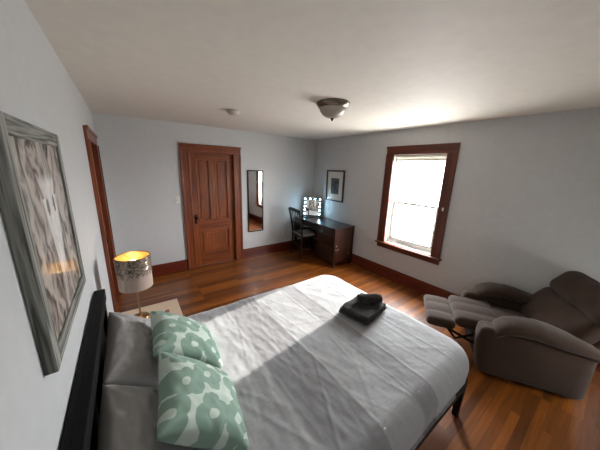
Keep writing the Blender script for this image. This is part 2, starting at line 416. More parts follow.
# ------------------------------------------------------------------ things on the walls and ceiling
# light switch and outlet on the back wall
t = thing('light_switch', 'small white switch plate left of the panelled door', 'light switch', (.90, 0, 1.24))
bm = B(); box(bm, (-.035, 0, -.058), (.035, -.006, .058), .002); obj('cover_plate', bm, VINYL, t)
bm = B(); box(bm, (-.006, -.004, -.012), (.006, -.018, .012), .002); obj('toggle', bm, VINYL, t)
t = thing('wall_outlet', 'white outlet plate low on the wall left of the desk chair', 'outlet', (2.93, 0, .40))
bm = B(); box(bm, (-.035, 0, -.058), (.035, -.006, .058), .002); obj('cover_plate', bm, VINYL, t)
for z in (-.02, .02):
    bm = B(); box(bm, (-.013, -.005, z-.012), (.013, -.0075, z+.012), .002); obj('socket', bm, VINYL, t)
# wall mirror
mx0, mx1, mz0, mz1 = 2.118, 2.449, .53, 1.741
t = thing('wall_mirror', 'narrow full-length mirror in thin black frame right of the door', 'mirror', ((mx0+mx1)/2, 0, mz0))
w = (mx1-mx0)/2; hh = mz1-mz0
bm = B()
for a in ((-w, 0, -w+.018, hh), (w-.018, 0, w, hh), (-w+.018, 0, w-.018, .018), (-w+.018, hh-.018, w-.018, hh)): box(bm, (a[0], -.0, a[1]), (a[2], -.022, a[3]), .003)
obj('mirror_frame', bm, BLACK, t)
m, N, L, b = nt('mirror_glass'); setp(b, metal=1, rough=.02); b.inputs['Base Color'].default_value = (.88, .9, .9, 1)
MIRR = m
bm = B(); box(bm, (-w+.016, -.004, .016), (w-.016, -.012, hh-.016)); obj('mirror_glass', bm, MIRR, t)

# framed print on the right wall
def colour_grid(name, nx, ny, fn, mat, parent, tf):
    """flat printed sheet, pattern kept as per-vertex pigment; fn(u,v)->rgb, tf(u,v)->Vector"""
    me = bpy.data.meshes.new(name)
    vs = [tf(i/(nx-1), j/(ny-1)) for j in range(ny) for i in range(nx)]
    fs = [(j*nx+i, j*nx+i+1, (j+1)*nx+i+1, (j+1)*nx+i) for j in range(ny-1) for i in range(nx-1)]
    me.from_pydata(vs, [], fs)
    at = me.color_attributes.new('ink', 'FLOAT_COLOR', 'POINT')
    for j in range(ny):
        for i in range(nx): at.data[j*nx+i].color = tuple(fn(i/(nx-1), j/(ny-1)))+(1,)
    me.materials.append(mat); o = bpy.data.objects.new(name, me); C.objects.link(o); o.parent = parent
    return o
def ink(name, **k):
    m, N, L, b = nt(name); a = N.new('ShaderNodeAttribute'); a.attribute_name = 'ink'; L.new(a.outputs['Color'], b.inputs['Base Color']); setp(b, **k); return m
def mixc(a, b, t): t = max(0, min(1, t)); return tuple(x*(1-t)+y*t for x, y in zip(a, b))
qy0, qy1, qz0, qz1 = -.467, -.975, 1.157, 1.79
t = thing('framed_print', 'small dark print with wide cream mat in black frame above the desk', 'picture', (XR, (qy0+qy1)/2, qz0))
w = abs(qy0-qy1)/2; hh = qz1-qz0
bm = B()
for a in ((-w, 0, -w+.03, hh), (w-.03, 0, w, hh), (-w+.03, 0, w-.03, .03), (-w+.03, hh-.03, w-.03, hh)): box(bm, (0, a[0], a[1]), (-.028, a[2], a[3]), .003)
obj('picture_frame', bm, wood('print_frame', '1c1613', '2d241e', 'Z'), t)
bm = B(); box(bm, (-.004, -w+.028, .028), (-.012, w-.028, hh-.028)); obj('picture_mat', bm, plain('cream_mat', 'cfc8bd', rough=.35, coat=.6, coatr=.03), t)
def f_print(u, v):
    n = fbm((u*2, v*3, 1), 2.0); n2 = fbm((u*4, v*9, 4), 2.0)
    c = mixc((.02, .022, .026), (.10, .105, .115), .45+.6*n+.35*n2)
    if .42 < u < .58 and v < .75: c = mixc(c, (.012, .012, .014), .7)
    return c
colour_grid('print_sheet', 24, 40, f_print, ink('print_ink', rough=.3, coat=.5), t, lambda u, v: Vector((-.0135, .115-.23*u, .15+(hh-.31)*v)))

# large art in a grey weathered frame, on the left wall
ay0, ay1, az0, az1 = -3.453, -2.782, 1.217, 1.918
t = thing('framed_artwork', 'large skull painting in weathered grey wooden frame above the headboard', 'picture', (XL, (ay0+ay1)/2, az0))
w = (ay1-ay0)/2; hh = az1-az0; fwid = .052; D = .030
DRIFT = wood('weathered_frame', '454640', '979790', 'Z', scale=2.2, rough=.7, grain=4, ramp=(.38, .62)); DRIFTY = wood('weathered_frame_across', '454640', '979790', 'Y', scale=2.2, rough=.7, grain=4, ramp=(.38, .62))
for s in (-1, 1):
    bm = B(); y0, y1 = sorted((s*w, s*(w-fwid)))
    vs = box(bm, (.0, y0, 0), (D, y1, hh), .003); bmesh.ops.recalc_face_normals(bm, faces=bm.faces[:])
    obj('frame_stile', bm, DRIFT, t)
for z0, z1 in ((0, fwid), (hh-fwid, hh)):
    bm = B(); box(bm, (.0, -w+fwid, z0), (D-.001, w-fwid, z1), .003); obj('frame_rail', bm, DRIFTY, t)
def f_art(u, v):
    # warm grey marbling with a pale long skull and two dark red-brown horn strokes
    x = (u-.5)*2; z = (v-.5)*2
    wx = x+.25*fbm((x, z, 3), 1.5); wz = z+.25*fbm((x, z, 8), 1.5)
    n = fbm((wx*2.5, wz*.9, 0), 1.6, 5); r_ = abs(math.sin(6*wx+3.2*n+wz*1.1))
    c = mixc((.03, .02, .015), (.50, .45, .41), .05+.95*r_**1.3+.6*n)
    cz = .35
    hw_ = .42 - .30*max(0, min(1, (.62-z)/1.25))
    if z < .66 and z > -.62:
        d = abs(x-.05)/max(hw_, .02); k = max(0, min(1, (1.05-d)*5))*max(0, min(1, (z+.62)*8))*max(0, min(1, (.66-z)*8))
        c = mixc(c, mixc((.62, .60, .58), (.9, .88, .86), .5+.8*fbm((x*6, z*3, 2), 1.5)), k*.85)
    for s in (-1, 1):
        ex = abs((x-.05)-s*.15)/.055; ez = abs(z-.28)/.10
        if ex*ex+ez*ez < 1: c = mixc(c, (.06, .03, .03), .8)
        hx = s*(.26+.30*math.sin(max(0, (z-.35))*2.2)); dd = abs((x-.05)-hx)
        if .38 < z < .93: c = mixc(c, (.17, .075, .065), max(0, 1-dd/(.085*(1.15-z)+.02)))
    return c
colour_grid('painting', 90, 110, f_art, ink('art_ink', rough=.35, coat=.22, coatr=.06, spec=.3), t, lambda u, v: Vector((.022, -w+fwid-.003+(2*(w-fwid)+.006)*u, fwid-.003+(hh-2*fwid+.006)*v)))
bm = B(); box(bm, (0, -w+fwid*.5, fwid*.5), (.019, w-fwid*.5, hh-fwid*.5)); obj('backing_board', bm, DRIFT, t)

# ceiling light
t = thing('ceiling_light', 'flush ceiling light with frosted glass bowl and dark finial', 'ceiling light', (1.936, -2.459, H))
bm = B(); lathe(bm, [(0, 0), (.158, 0), (.162, -.008), (.155, -.022), (.148, -.03), (.14, -.045), (.128, -.05), (0, -.05)], n=48); obj('light_base', bm, NICKEL, t, smooth=True, angle=40)
bm = B(); lathe(bm, [(.13, -.047), (.13, -.052), (.122, -.075), (.10, -.105), (.065, -.128), (.03, -.138), (0, -.14)], n=48); obj('glass_bowl', bm, plain('frosted_glass', 'a49d92', rough=.35, spec=.5), t, smooth=True)
bm = B(); lathe(bm, [(0, -.136), (.014, -.138), (.017, -.143), (.012, -.15), (.008, -.158), (.004, -.166), (0, -.168)], n=16); obj('finial', bm, BRONZE, t, smooth=True)
# smoke detector
t = thing('smoke_detector', 'white round smoke detector on the ceiling near the door', 'smoke detector', (1.33, -1.44, H))
bm = B(); lathe(bm, [(0, 0), (.078, 0), (.079, -.012), (.07, -.02), (.064, -.034), (.05, -.044), (0, -.046)], n=36); obj('detector_body', bm, plain('detector_white', 'b8b2a8', rough=.5), t, smooth=True, angle=40)
bm = B(); lathe(bm, [(0, -.045), (.012, -.045), (.012, -.049), (0, -.05)], n=16); obj('test_button', bm, VINYL, t)

# ------------------------------------------------------------------ bed
bed = thing('bed', 'black metal bed frame with a black headboard against the left wall', 'bed', (1.05, -3.165, 0))
def shift(bm, d=(-1.05, 3.165, 0)):
    for v in bm.verts: v.co += Vector(d)
    return bm
bx0, bx1, by0, by1 = .05, 2.11, -3.90, -2.42
bm = B(); box(bm, (XL+.006, by0-.03, .30), (.012, by1+.0, 1.0), .004); box(bm, (.01, by0-.03, .93), (.042, by1, 1.0), .004); box(bm, (.01, by0-.03, .30), (.03, by1, .40), .004)
for y in (by0-.03, by1-.07): box(bm, (.01, y, .40), (.034, y+.07, .93), .004)
obj('headboard', shift(bm), HEADB, bed)
for y in (by0+.0, by1-.06):
    bm = B(); box(bm, (XL+.006, y, 0), (.03, y+.05, .31), .004); obj('leg', shift(bm), BLACK, bed)
for y in (by0, by1-.03):
    bm = B(); box(bm, (.03, y, .25), (bx1, y+.03, .33), .004); obj('side_rail', shift(bm), BLACK, bed)
bm = B(); box(bm, (bx1-.03, by0+.03, .22), (bx1, by1-.03, .33), .004); obj('end_rail', shift(bm), BLACK, bed)
for y in (by0+.0, by1-.05):
    bm = B(); lathe(bm, [], n=4) if False else None
    vs = box(bm, (bx1-.045, y, 0), (bx1+.004, y+.05, .33))
    for v in vs:
        if v.co.z < .01: v.co.x = bx1-.02+(v.co.x-(bx1-.02))*.75; v.co.y = y+.025+(v.co.y-y-.025)*.75
    obj('leg', shift(bm), BLACK, bed)
bm = B(); box(bm, (1.03, -3.19, 0), (1.07, -3.15, .30)); obj('leg', shift(bm), BLACK, bed)
for k in range(12):
    x = .12+k*.17
    bm = B(); box(bm, (x, by0+.03, .30), (x+.06, by1-.03, .318)); obj('slat', shift(bm), plain('slat_wood', 'a58a60') if k == 0 else bpy.data.materials['slat_wood'], bed)
bm = B(); softbox(bm, (.055, by0+.01, .322), (2.06, by1-.01, .575), .05, 10); obj('mattress', shift(bm), fabric('mattress_ticking', 'c8c8c8'), bed, smooth=True)

# comforter: flat top, rounded shoulders and a short hanging hem
def duvet_mat():
    m, N, L, b = nt('grey_comforter'); setp(b, rough=.75, sheen=.35, spec=.25)
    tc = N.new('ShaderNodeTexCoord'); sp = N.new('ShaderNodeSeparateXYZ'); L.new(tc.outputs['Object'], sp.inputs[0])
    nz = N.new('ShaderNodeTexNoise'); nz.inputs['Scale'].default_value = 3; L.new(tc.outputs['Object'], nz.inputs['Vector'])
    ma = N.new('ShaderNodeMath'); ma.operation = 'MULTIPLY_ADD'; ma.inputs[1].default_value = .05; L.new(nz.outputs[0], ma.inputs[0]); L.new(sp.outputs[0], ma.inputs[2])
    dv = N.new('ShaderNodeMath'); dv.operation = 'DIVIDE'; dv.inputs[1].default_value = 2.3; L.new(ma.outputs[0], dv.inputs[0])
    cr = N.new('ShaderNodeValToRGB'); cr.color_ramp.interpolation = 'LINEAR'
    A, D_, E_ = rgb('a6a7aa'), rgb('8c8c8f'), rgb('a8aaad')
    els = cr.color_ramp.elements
    bands = [(0.0, A), (.56, A), (.57, A), (.80, A), (.81, D_), (1.08, D_), (1.09, A), (1.37, A), (1.38, D_), (1.52, D_), (1.53, E_), (2.3, E_)]  # fold-panel bands; darker tone also paints the shadow gaps in the sun patch
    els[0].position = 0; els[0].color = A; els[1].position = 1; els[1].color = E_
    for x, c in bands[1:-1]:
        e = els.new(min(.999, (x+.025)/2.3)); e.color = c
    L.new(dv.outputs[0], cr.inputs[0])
    # fine slub weave
    mp = N.new('ShaderNodeMapping'); mp.inputs['Scale'].default_value = (30, 260, 60); L.new(tc.outputs['Object'], mp.inputs[0])
    n2 = N.new('ShaderNodeTexNoise'); n2.inputs['Scale'].default_value = 1; n2.inputs['Detail'].default_value = 4; L.new(mp.outputs[0], n2.inputs['Vector'])
    mr = N.new('ShaderNodeMapRange'); mr.inputs[3].default_value = .84; mr.inputs[4].default_value = 1.14; L.new(n2.outputs[0], mr.inputs[0])
    mx = N.new('ShaderNodeMix'); mx.data_type = 'RGBA'; mx.blend_type = 'MULTIPLY'; mx.inputs[0].default_value = 1
    cb = N.new('ShaderNodeCombineColor'); 
    for i in range(3): L.new(mr.outputs[0], cb.inputs[i])
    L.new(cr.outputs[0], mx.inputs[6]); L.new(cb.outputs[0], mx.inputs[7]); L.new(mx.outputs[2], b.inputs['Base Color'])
    bp = N.new('ShaderNodeBump'); bp.inputs['Strength'].default_value = .35; bp.inputs['Distance'].default_value = .003
    L.new(n2.outputs[0], bp.inputs['Height']); L.new(bp.outputs[0], b.inputs['Normal'])
    return m
def comforter():
    x0, x1, y0, y1, top = .10, 2.125, -3.925, -2.36, .622
    r, Rc, smax = .11, .20, .27
    ext = smax-r+.0
    nx, ny = 230, 190
    creases = []
    rnd = random.Random(3)
    for k in range(46):
        cx, cy = rnd.uniform(.5, 2.0), rnd.uniform(-3.9, -2.45); a = rnd.choice([rnd.gauss(-.9, .35), rnd.gauss(1.57, .2), rnd.gauss(-1.2, .3)])
        creases.append((cx, cy, math.cos(a), math.sin(a), rnd.uniform(.12, .45), rnd.uniform(.004, .011), rnd.uniform(.0005, .0024)))
    folds = [.555, .80, 1.08, 1.37, 1.52, 1.83]
    bm = B(); V = []
    L_ = smax-(Rc-r)*0
    for j in range(ny):
        row = []
        for i in range(nx):
            u = i/(nx-1); v = j/(ny-1)
            px = x0 + (x1-x0+smax*.8)*u - 0; py = y0-smax*.8+(y1-y0+2*smax*.8)*v
            # inset rectangle
            qx = max(x0+Rc*0, min(x1-Rc, px)); qy = max(y0+Rc, min(y1-Rc, py))
            dx, dy = px-qx, py-qy; dist = math.hypot(dx, dy)
            z = top; X, Y = px, py; side = 0
            n_ = (0, 0)
            if dist > Rc-r:
                n_ = (dx/dist, dy/dist); s = dist-(Rc-r)
                wob = .018*noise.noise(Vector((qx*4+dx, qy*4+dy, 5)))
                sm = r*PI/2 + .09 + wob
                s = min(s, sm); th = min(s/r, PI/2)
                o_ = Rc-r+r*math.sin(th); z = top-r*(1-math.cos(th))
                if s > r*PI/2: z -= s-r*PI/2; o_ += (s-r*PI/2)*-.05
                side = th/(PI/2)
                X, Y = qx+n_[0]*o_, qy+n_[1]*o_
            # drape irregularity
            h = .007*fbm((X, Y, 0), 1.4, 3) + .003*fbm((X, Y, 3), 9, 3)
            for fx in folds:
                d = abs(X-fx-.01*math.sin(Y*3)); h += .002*math.exp(-(d/.006)**2)
            if .45 < X < 1.2:
                h += .003*fbm((X*3.5, Y*1.2, 7), 6, 4)*(1 if X < 1.0 else (1.2-X)/.2)
            for cx, cy, ca, sa, ln, wd, am in creases:
                a = (X-cx)*ca+(Y-cy)*sa; bb = -(X-cx)*sa+(Y-cy)*ca
                if abs(bb) < wd*3 and abs(a) < ln*2: h += am*math.exp(-(bb/wd)**2)*math.exp(-(a/ln)**4)
            z += h*(1-side*.6)
            X += n_[0]*h*side; Y += n_[1]*h*side
            row.append(bm.verts.new((X, Y, z)))
        V.append(row)
    for j in range(ny-1):
        for i in range(nx-1): bm.faces.new((V[j][i], V[j][i+1], V[j+1][i+1], V[j+1][i]))
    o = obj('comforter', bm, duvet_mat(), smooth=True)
    md = o.modifiers.new('thick', 'SOLIDIFY'); md.thickness = .012; md.offset = -1
    return tag(o, 'light grey comforter with pressed fold creases spread over the bed', 'comforter')
comforter()

# pillows
def pillow(bm, w, h, T, seed, n=48, pinch=.05, wr=.006, corner=.25):
    def side(sg):
        g = []
        for j in range(n+1):
            row = []
            for i in range(n+1):
                u, v = 2*i/n-1, 2*j/n-1
                x = u*w/2*(1-pinch*(1-v*v)**1 * abs(u)**3 ) ; y = v*h/2*(1-pinch*(1-u*u)*abs(v)**3)
                e = max(0, (1-abs(u)**2.6))*max(0, (1-abs(v)**2.6))
                t = T/2*(e**.48)
                wrk = wr*fbm((u*2+seed, v*2, seed), 2.2, 4)*min(1, e*3)
                for ca in (-1, 1):
                    for cb in (-1, 1):
                        dd = math.hypot(u-ca, v-cb)
                        an = math.atan2(v-cb, u-ca)
                        wrk += .9*wr*math.sin(an*11+seed)*math.exp(-(dd/.55)**2)*min(1, e*4)
                row.append((x, y, sg*(t+wrk)))
            g.append(row)
        return g
    A, Bk = side(1), side(-1)
    VA = [[bm.verts.new(p) for p in r] for r in A]
    VB = [[VA[j][i] if i in (0, n) or j in (0, n) else bm.verts.new(Bk[j][i]) for i in range(n+1)] for j in range(n+1)]
    for j in range(n):
        for i in range(n):
            bm.faces.new((VA[j][i], VA[j][i+1], VA[j+1][i+1], VA[j+1][i]))
            bm.faces.new((VB[j][i], VB[j+1][i], VB[j+1][i+1], VB[j][i+1]))
def place(o, c, Wd, Hd):
    Wd = Vector(Wd).normalized(); Hd = Vector(Hd); Hd = (Hd-Wd*Hd.dot(Wd)).normalized(); Nn = Wd.cross(Hd)
    m = Matrix((Wd, Hd, Nn)).transposed().to_4x4(); m.translation = Vector(c); o.matrix_world = m
for c, sd, lab, Hd in (((.195, -2.78, .722), 1.3, 'grey pillow at the lamp end, leaning on the black headboard', (-.75, 0, .6)), ((.195, -3.44, .722), 4.1, 'grey pillow nearest the camera, leaning on the headboard under the artwork', (-.75, 0, .6))):
    bm = B(); pillow(bm, .66, .39, .17, sd, wr=.009); o = obj('pillow', bm, GREYSATIN, smooth=True); place(o, c, (0, 1, 0), Hd)
    tag(o, lab, 'pillow', 'grey pillows along the headboard')
def floral():
    m, N, L, b = nt('green_floral_cotton'); setp(b, rough=.85, sheen=.2, spec=.2)
    tc = N.new('ShaderNodeTexCoord'); mp = N.new('ShaderNodeMapping'); mp.inputs['Scale'].default_value = (6.6, 6.6, 0); L.new(tc.outputs['Object'], mp.inputs[0])
    dn = N.new('ShaderNodeTexNoise'); dn.inputs['Scale'].default_value = 1.5; L.new(mp.outputs[0], dn.inputs['Vector'])
    dsc = N.new('ShaderNodeVectorMath'); dsc.operation = 'SCALE'; dsc.inputs['Scale'].default_value = .35; L.new(dn.outputs['Color'], dsc.inputs[0])
    dad = N.new('ShaderNodeVectorMath'); dad.operation = 'ADD'; L.new(mp.outputs[0], dad.inputs[0]); L.new(dsc.outputs[0], dad.inputs[1])
    vo = N.new('ShaderNodeTexVoronoi'); vo.voronoi_dimensions = '2D'; vo.inputs['Scale'].default_value = 1; vo.inputs['Randomness'].default_value = .55; L.new(dad.outputs[0], vo.inputs['Vector'])
    sb = N.new('ShaderNodeVectorMath'); sb.operation = 'SUBTRACT'; L.new(dad.outputs[0], sb.inputs[0]); L.new(vo.outputs['Position'], sb.inputs[1])
    s = N.new('ShaderNodeSeparateXYZ'); L.new(sb.outputs[0], s.inputs[0])
    def mth(op, a, bq=None, cq=None):
        n = N.new('ShaderNodeMath'); n.operation = op
        for i, q in enumerate((a, bq, cq)):
            if q is None: continue
            if isinstance(q, (int, float)): n.inputs[i].default_value = q
            else: L.new(q, n.inputs[i])
        return n.outputs[0]
    th = mth('ARCTAN2', s.outputs[1], s.outputs[0]); sc_ = N.new('ShaderNodeSeparateColor'); L.new(vo.outputs['Color'], sc_.inputs[0])
    ph = mth('MULTIPLY', sc_.outputs[0], 6.28)
    pt = mth('ABSOLUTE', mth('COSINE', mth('MULTIPLY_ADD', th, 2.0, ph)))
    rad = mth('MULTIPLY_ADD', pt, .15, .44)
    d = vo.outputs['Distance']
    ptl = mth('LESS_THAN', d, rad); cen = mth('LESS_THAN', d, .15)
    f = mth('MULTIPLY', ptl, mth('SUBTRACT', 1, cen))
    mx = N.new('ShaderNodeMix'); mx.data_type = 'RGBA'; L.new(f, mx.inputs[0]); mx.inputs[6].default_value = rgb('bccabf'); mx.inputs[7].default_value = rgb('809a8b')
    L.new(mx.outputs[2], b.inputs['Base Color'])
    return m
FLO = floral()
for c, sd, lab, Wd, Hd in (((.425, -2.86, .732), 2.2, 'green floral throw pillow behind the other, nearest the bedside lamp', (.05, 1, .0), (-.65, 0, .52)),
                          ((.40, -3.34, .75), 6.7, 'green floral throw pillow in front, nearest the camera', (.12, 1, .0), (-.6, 0, .55))):
    bm = B(); pillow(bm, .45, .44, .17, sd, pinch=.09, wr=.006); o = obj('throw_pillow', bm, FLO, smooth=True); place(o, c, Wd, Hd)
    tag(o, lab, 'pillow', 'green floral throw pillows')

# towels
def towel_flat():
    bm = B()
    # a folded stack: serpentine cross-section swept across
    w, l = .36, .27; lay = 3; th = .017
    def fn(p):
        return p + Vector((.007*fbm(p, 9, 3), .007*fbm(p+Vector((3, 0, 0)), 14, 2), .007*fbm(p, 8, 3)))
    for k in range(lay):
        softbox(bm, (-w/2+.003*k, -l/2+.004*k, k*th), (w/2-.002*k, l/2-.006*k, k*th+th*1.15), th*.55, 16, (0, 0, .001), fn)
    # the rounded fold on two sides
    sweep(bm, [(-w/2+.006, -l/2+.012+t*(l-.03)/10, lay*th/2+.002) for t in range(11)], [(.014, lay*th/2)]*11, 12)
    return bm
TZ = .636
tw = obj('folded_towel', towel_flat(), TOWELM, smooth=True); tw.location = (1.765, -3.175, TZ); tw.rotation_euler = (0, 0, math.radians(10))
tag(tw, 'charcoal towel folded flat on the grey comforter', 'towel')
bm = B()
pts = []; R0 = .032
rings = sweep(bm, [(-.10+.2*t/12, 0, 0) for t in range(13)], [(.046*(1-.12*(abs(t-6)/6)**4), .036*(1-.12*(abs(t-6)/6)**4)) for t in range(13)], 26)
for v in bm.verts: v.co += Vector((0, .010*fbm(v.co, 12, 3), .010*fbm(v.co+Vector((2,0,0)), 12, 3)))
sweep(bm, [(-.098+.196*t/6, -.036, -.02) for t in range(7)], .008, 8)
tr = obj('rolled_towel', bm, TOWELM, smooth=True); tr.location = (1.845, -3.17, TZ+.085); tr.rotation_euler = (0, 0, math.radians(-28))
tag(tr, 'small charcoal hand towel rolled up on top of the folded towel', 'towel')

# ------------------------------------------------------------------ nightstand, lamp
t = thing('nightstand', 'cream bedside table between the bed and the left-wall door', 'bedside table', (.255, -2.155, 0), math.radians(-1))
CREAM = plain('cream_laminate', 'cfbda8', rough=.35)
bm = B(); box(bm, (-.24, -.20, .522), (.25, .20, .55), .004); obj('tabletop', bm, CREAM, t)
bm = B(); box(bm, (-.225, -.185, .14), (.235, .185, .522), .003); obj('cabinet_body', bm, CREAM, t)
for z0, z1 in ((.15, .325), (.335, .51)):
    bm = B(); box(bm, (.234, -.178, z0), (.248, .178, z1), .003); d = obj('drawer', bm, CREAM, t)
    bm = B(); sweep(bm, [(.248, 0, (z0+z1)/2), (.262, 0, (z0+z1)/2), (.268, 0, (z0+z1)/2), (.275, 0, (z0+z1)/2)], [.006, .006, .014, .01], 14); obj('knob', bm, NICKEL, d, smooth=True)
for sx in (-.2, .21):
    for sy in (-.16, .16):
        bm = B(); sweep(bm, [(sx, sy, 0), (sx, sy, .14)], [.012, .02], 12, up=Vector((0, 1, 0))); obj('leg', bm, CREAM, t)
BRASS = plain('antique_brass', '9a7c58', rough=.3, metal=.9)
lamp = thing('table_lamp', 'lit bedside lamp with sequinned drum shade on brass stem', 'lamp', (.21, -2.12, .55))
bm = B(); lathe(bm, [(0, 0), (.062, 0), (.064, .006), (.06, .012), (.02, .018), (.008, .03), (0, .03)], n=32); obj('lamp_base', bm, BRASS, lamp, smooth=True, angle=40)
bm = B(); sweep(bm, [(0, 0, .015), (0, 0, .42)], .0065, 12, up=Vector((0, 1, 0))); obj('lamp_stem', bm, BRASS, lamp, smooth=True, angle=50)
bm = B(); lathe(bm, [(0, .40), (.016, .40), (.016, .44), (0, .44)], n=16); obj('lamp_socket', bm, BRASS, lamp)
bm = B(); lathe(bm, [(0, .435), (.014, .44), (.028, .47), (.03, .49), (.02, .512), (0, .518)], n=20); obj('light_bulb', bm, emis('warm_bulb', (1, .68, .34, 1), 5), lamp, smooth=True)
z0, z1, rr = .285, .545, .116
SHOUT = fabric('blush_linen', 'b09c90', bump=.4, scale=500)
m, N, L, b = nt('gold_lining'); b.inputs['Base Color'].default_value = rgb('d8ba78'); setp(b, rough=.4, metal=.3)
nz = N.new('ShaderNodeTexNoise'); nz.inputs['Scale'].default_value = 40; bpn = N.new('ShaderNodeBump'); bpn.inputs['Strength'].default_value = .5; L.new(nz.outputs[0], bpn.inputs['Height']); L.new(bpn.outputs[0], b.inputs['Normal'])
LINING = m
bm = B(); lathe(bm, [(rr, z0), (rr, z1), (rr-.003, z1+.001), (rr-.003, z0), (rr, z0)], n=64)
shade = obj('lamp_shade', bm, [SHOUT, LINING], lamp, smooth=True, angle=30)
for p in shade.data.polygons:
    c = p.center; nn = p.normal
    if nn.x*c.x+nn.y*c.y < -1e-4: p.material_index = 1
bm = B(); 
for k in range(3):
    a = k*2*PI/3; sweep(bm, [(0, 0, .52), ((rr-.003)*math.cos(a), (rr-.003)*math.sin(a), z1-.012)], .0015, 6)
sweep(bm, [(0, 0, .435), (.034, 0, .46), (.036, 0, .50), (0, 0, .524)], .0012, 6); sweep(bm, [(0, 0, .435), (-.034, 0, .46), (-.036, 0, .50), (0, 0, .524)], .0012, 6)
obj('shade_spider', bm, BRASS, lamp)
# sequins: scale-like metal flakes on the upper half, ragged lower edge
m, N, L, b = nt('sequins'); setp(b, rough=.3, metal=.45)
nz = N.new('ShaderNodeTexNoise'); nz.inputs['Scale'].default_value = 90; cr = N.new('ShaderNodeValToRGB'); cr.color_ramp.elements[0].position = .35; cr.color_ramp.elements[0].color = rgb('3a2e26'); cr.color_ramp.elements[1].position = .65; cr.color_ramp.elements[1].color = rgb('b5a594')
tc = N.new('ShaderNodeTexCoord'); L.new(tc.outputs['Object'], nz.inputs['Vector']); L.new(nz.outputs[0], cr.inputs[0]); L.new(cr.outputs[0], b.inputs['Base Color'])
bm = B(); rnd = random.Random(5)
for row in range(17):
    z = z1-.006-row*.0088
    for k in range(84):
        a = 2*PI*(k+.5*(row % 2))/84
        drop = .13+.03*noise.noise(Vector((math.cos(a)*5, math.sin(a)*5, 0)))+.02*math.sin(a*21)
        if z1-z > drop: continue
        if row > 9 and rnd.random() < .12: continue
        tl = rnd.uniform(-.5, .5); rs = .0052
        ca, sa = math.cos(a), math.sin(a); R_ = rr+.0015
        c0 = Vector((R_*ca, R_*sa, z)); tg = Vector((-sa, ca, 0)); nr = Vector((ca, sa, 0))
        upv = Vector((0, 0, 1))*math.cos(tl)+nr*math.sin(tl)
        vs = [bm.verts.new(c0+nr*.0015+tg*(rs*math.cos(q*PI/3))+upv*(rs*math.sin(q*PI/3))) for q in range(6)]
        bm.faces.new(vs)
sq = obj('sequin_trim', bm, m, lamp); sq['kind'] = 'stuff'
bm = B(); lathe(bm, [(rr+.002, z1-.004), (rr+.002, z1+.003), (rr-.004, z1+.003), (rr-.004, z1-.004), (rr+.002, z1-.004)], n=64); obj('shade_rim', bm, BRASS, lamp, smooth=True, angle=30)
# trinket
bm = B()
for s in (-1, 1):
    sweep(bm, [(0, 0, .012), (s*.018, .004*s, .018), (s*.032, .002, .014), (s*.026, -.012, .008), (s*.006, -.004, .008)], [.005, .007, .008, .006, .004], 10)
sweep(bm, [(0, -.006, .008), (0, .012, .012), (.012, .03, .006)], [.006, .006, .003], 10)
bmesh.ops.translate(bm, verts=bm.verts[:], vec=(0, 0, -min(v.co.z for v in bm.verts)))
o = obj('hair_tie', bm, fabric('dusty_rose', '8a5a50'), smooth=True); o.location = (.385, -2.17, .5505); o.rotation_euler = (0, 0, .6)
tag(o, 'small dusty pink bow-shaped trinket lying on the cream bedside table', 'trinket')

# ------------------------------------------------------------------ desk
DX, DY0, DY1 = 3.20, -1.345, -.06
desk = thing('desk', 'dark brown wooden desk in the corner against the right wall', 'desk', (3.46, -.70, 0))
def dsh(bm):
    for v in bm.verts: v.co -= Vector((3.46, -.70, 0))
    return bm
bm = B(); box(bm, (DX-.012, DY0-.012, .735), (XR-.025, DY1, .762), .004); obj('desktop', dsh(bm), DESKW, desk)
for x in (DX+.005, XR-.07):
    for y in (DY0, DY1-.045):
        bm = B(); box(bm, (x, y, 0), (x+.04, y+.04, .735), .002)
        obj('leg', dsh(bm), DESKW, desk)
bm = B(); 
box(bm, (DX+.04, DY0+.008, .09), (XR-.07, DY0+.024, .735))
obj('end_panel', dsh(bm), DESKZ, desk)
bm = B(); 
for x0, x1 in ((DX+.045, DX+.055),): pass
box(bm, (DX+.045, DY0+.002, .08), (XR-.07, DY0+.012, .13), .002); obj('end_rail', dsh(bm), DESKW, desk)
bm = B(); box(bm, (DX+.045, DY0+.002, .70), (XR-.07, DY0+.012, .735), .002); obj('end_rail', dsh(bm), DESKW, desk)
bm = B(); box(bm, (DX+.02, -.82, .09), (XR-.07, -.80, .735)); box(bm, (DX+.02, DY0+.04, .09), (XR-.07, -.82, .105)); box(bm, (XR-.085, DY0+.04, .09), (XR-.07, -.82, .735))
obj('pedestal', dsh(bm), DESKW, desk)
for z0, z1 in ((.11, .40), (.41, .565), (.575, .725)):
    bm = B(); box(bm, (DX+.008, DY0+.045, z0), (DX+.03, -.805, z1), .003); box(bm, (DX+.002, DY0+.075, z0+.025), (DX+.012, -.835, z1-.025), .004); d = obj('drawer', dsh(bm), DESKW, desk)
    bm = B(); zc = (z0+z1)/2; sweep(bm, [(DX+.004, -1.06, zc), (DX-.008, -1.06, zc), (DX-.012, -1.06, zc), (DX-.02, -1.06, zc)], [.006, .006, .014, .01], 12); obj('knob', dsh(bm), BRONZE, d, smooth=True)
bm = B(); box(bm, (DX+.01, -.80, .62), (DX+.028, DY1-.04, .732), .003); d = obj('drawer', dsh(bm), DESKW, desk)
bm = B(); sweep(bm, [(DX+.012, -.42, .676), (DX-.004, -.42, .676), (DX-.012, -.42, .676)], [.006, .014, .01], 12); obj('knob', dsh(bm), BRONZE, d, smooth=True)
bm = B(); box(bm, (XR-.085, -.80, .30), (XR-.07, DY1-.045, .735)); box(bm, (DX+.045, DY1-.03, .30), (XR-.07, DY1-.015, .735)); obj('modesty_panel', dsh(bm), DESKW, desk)
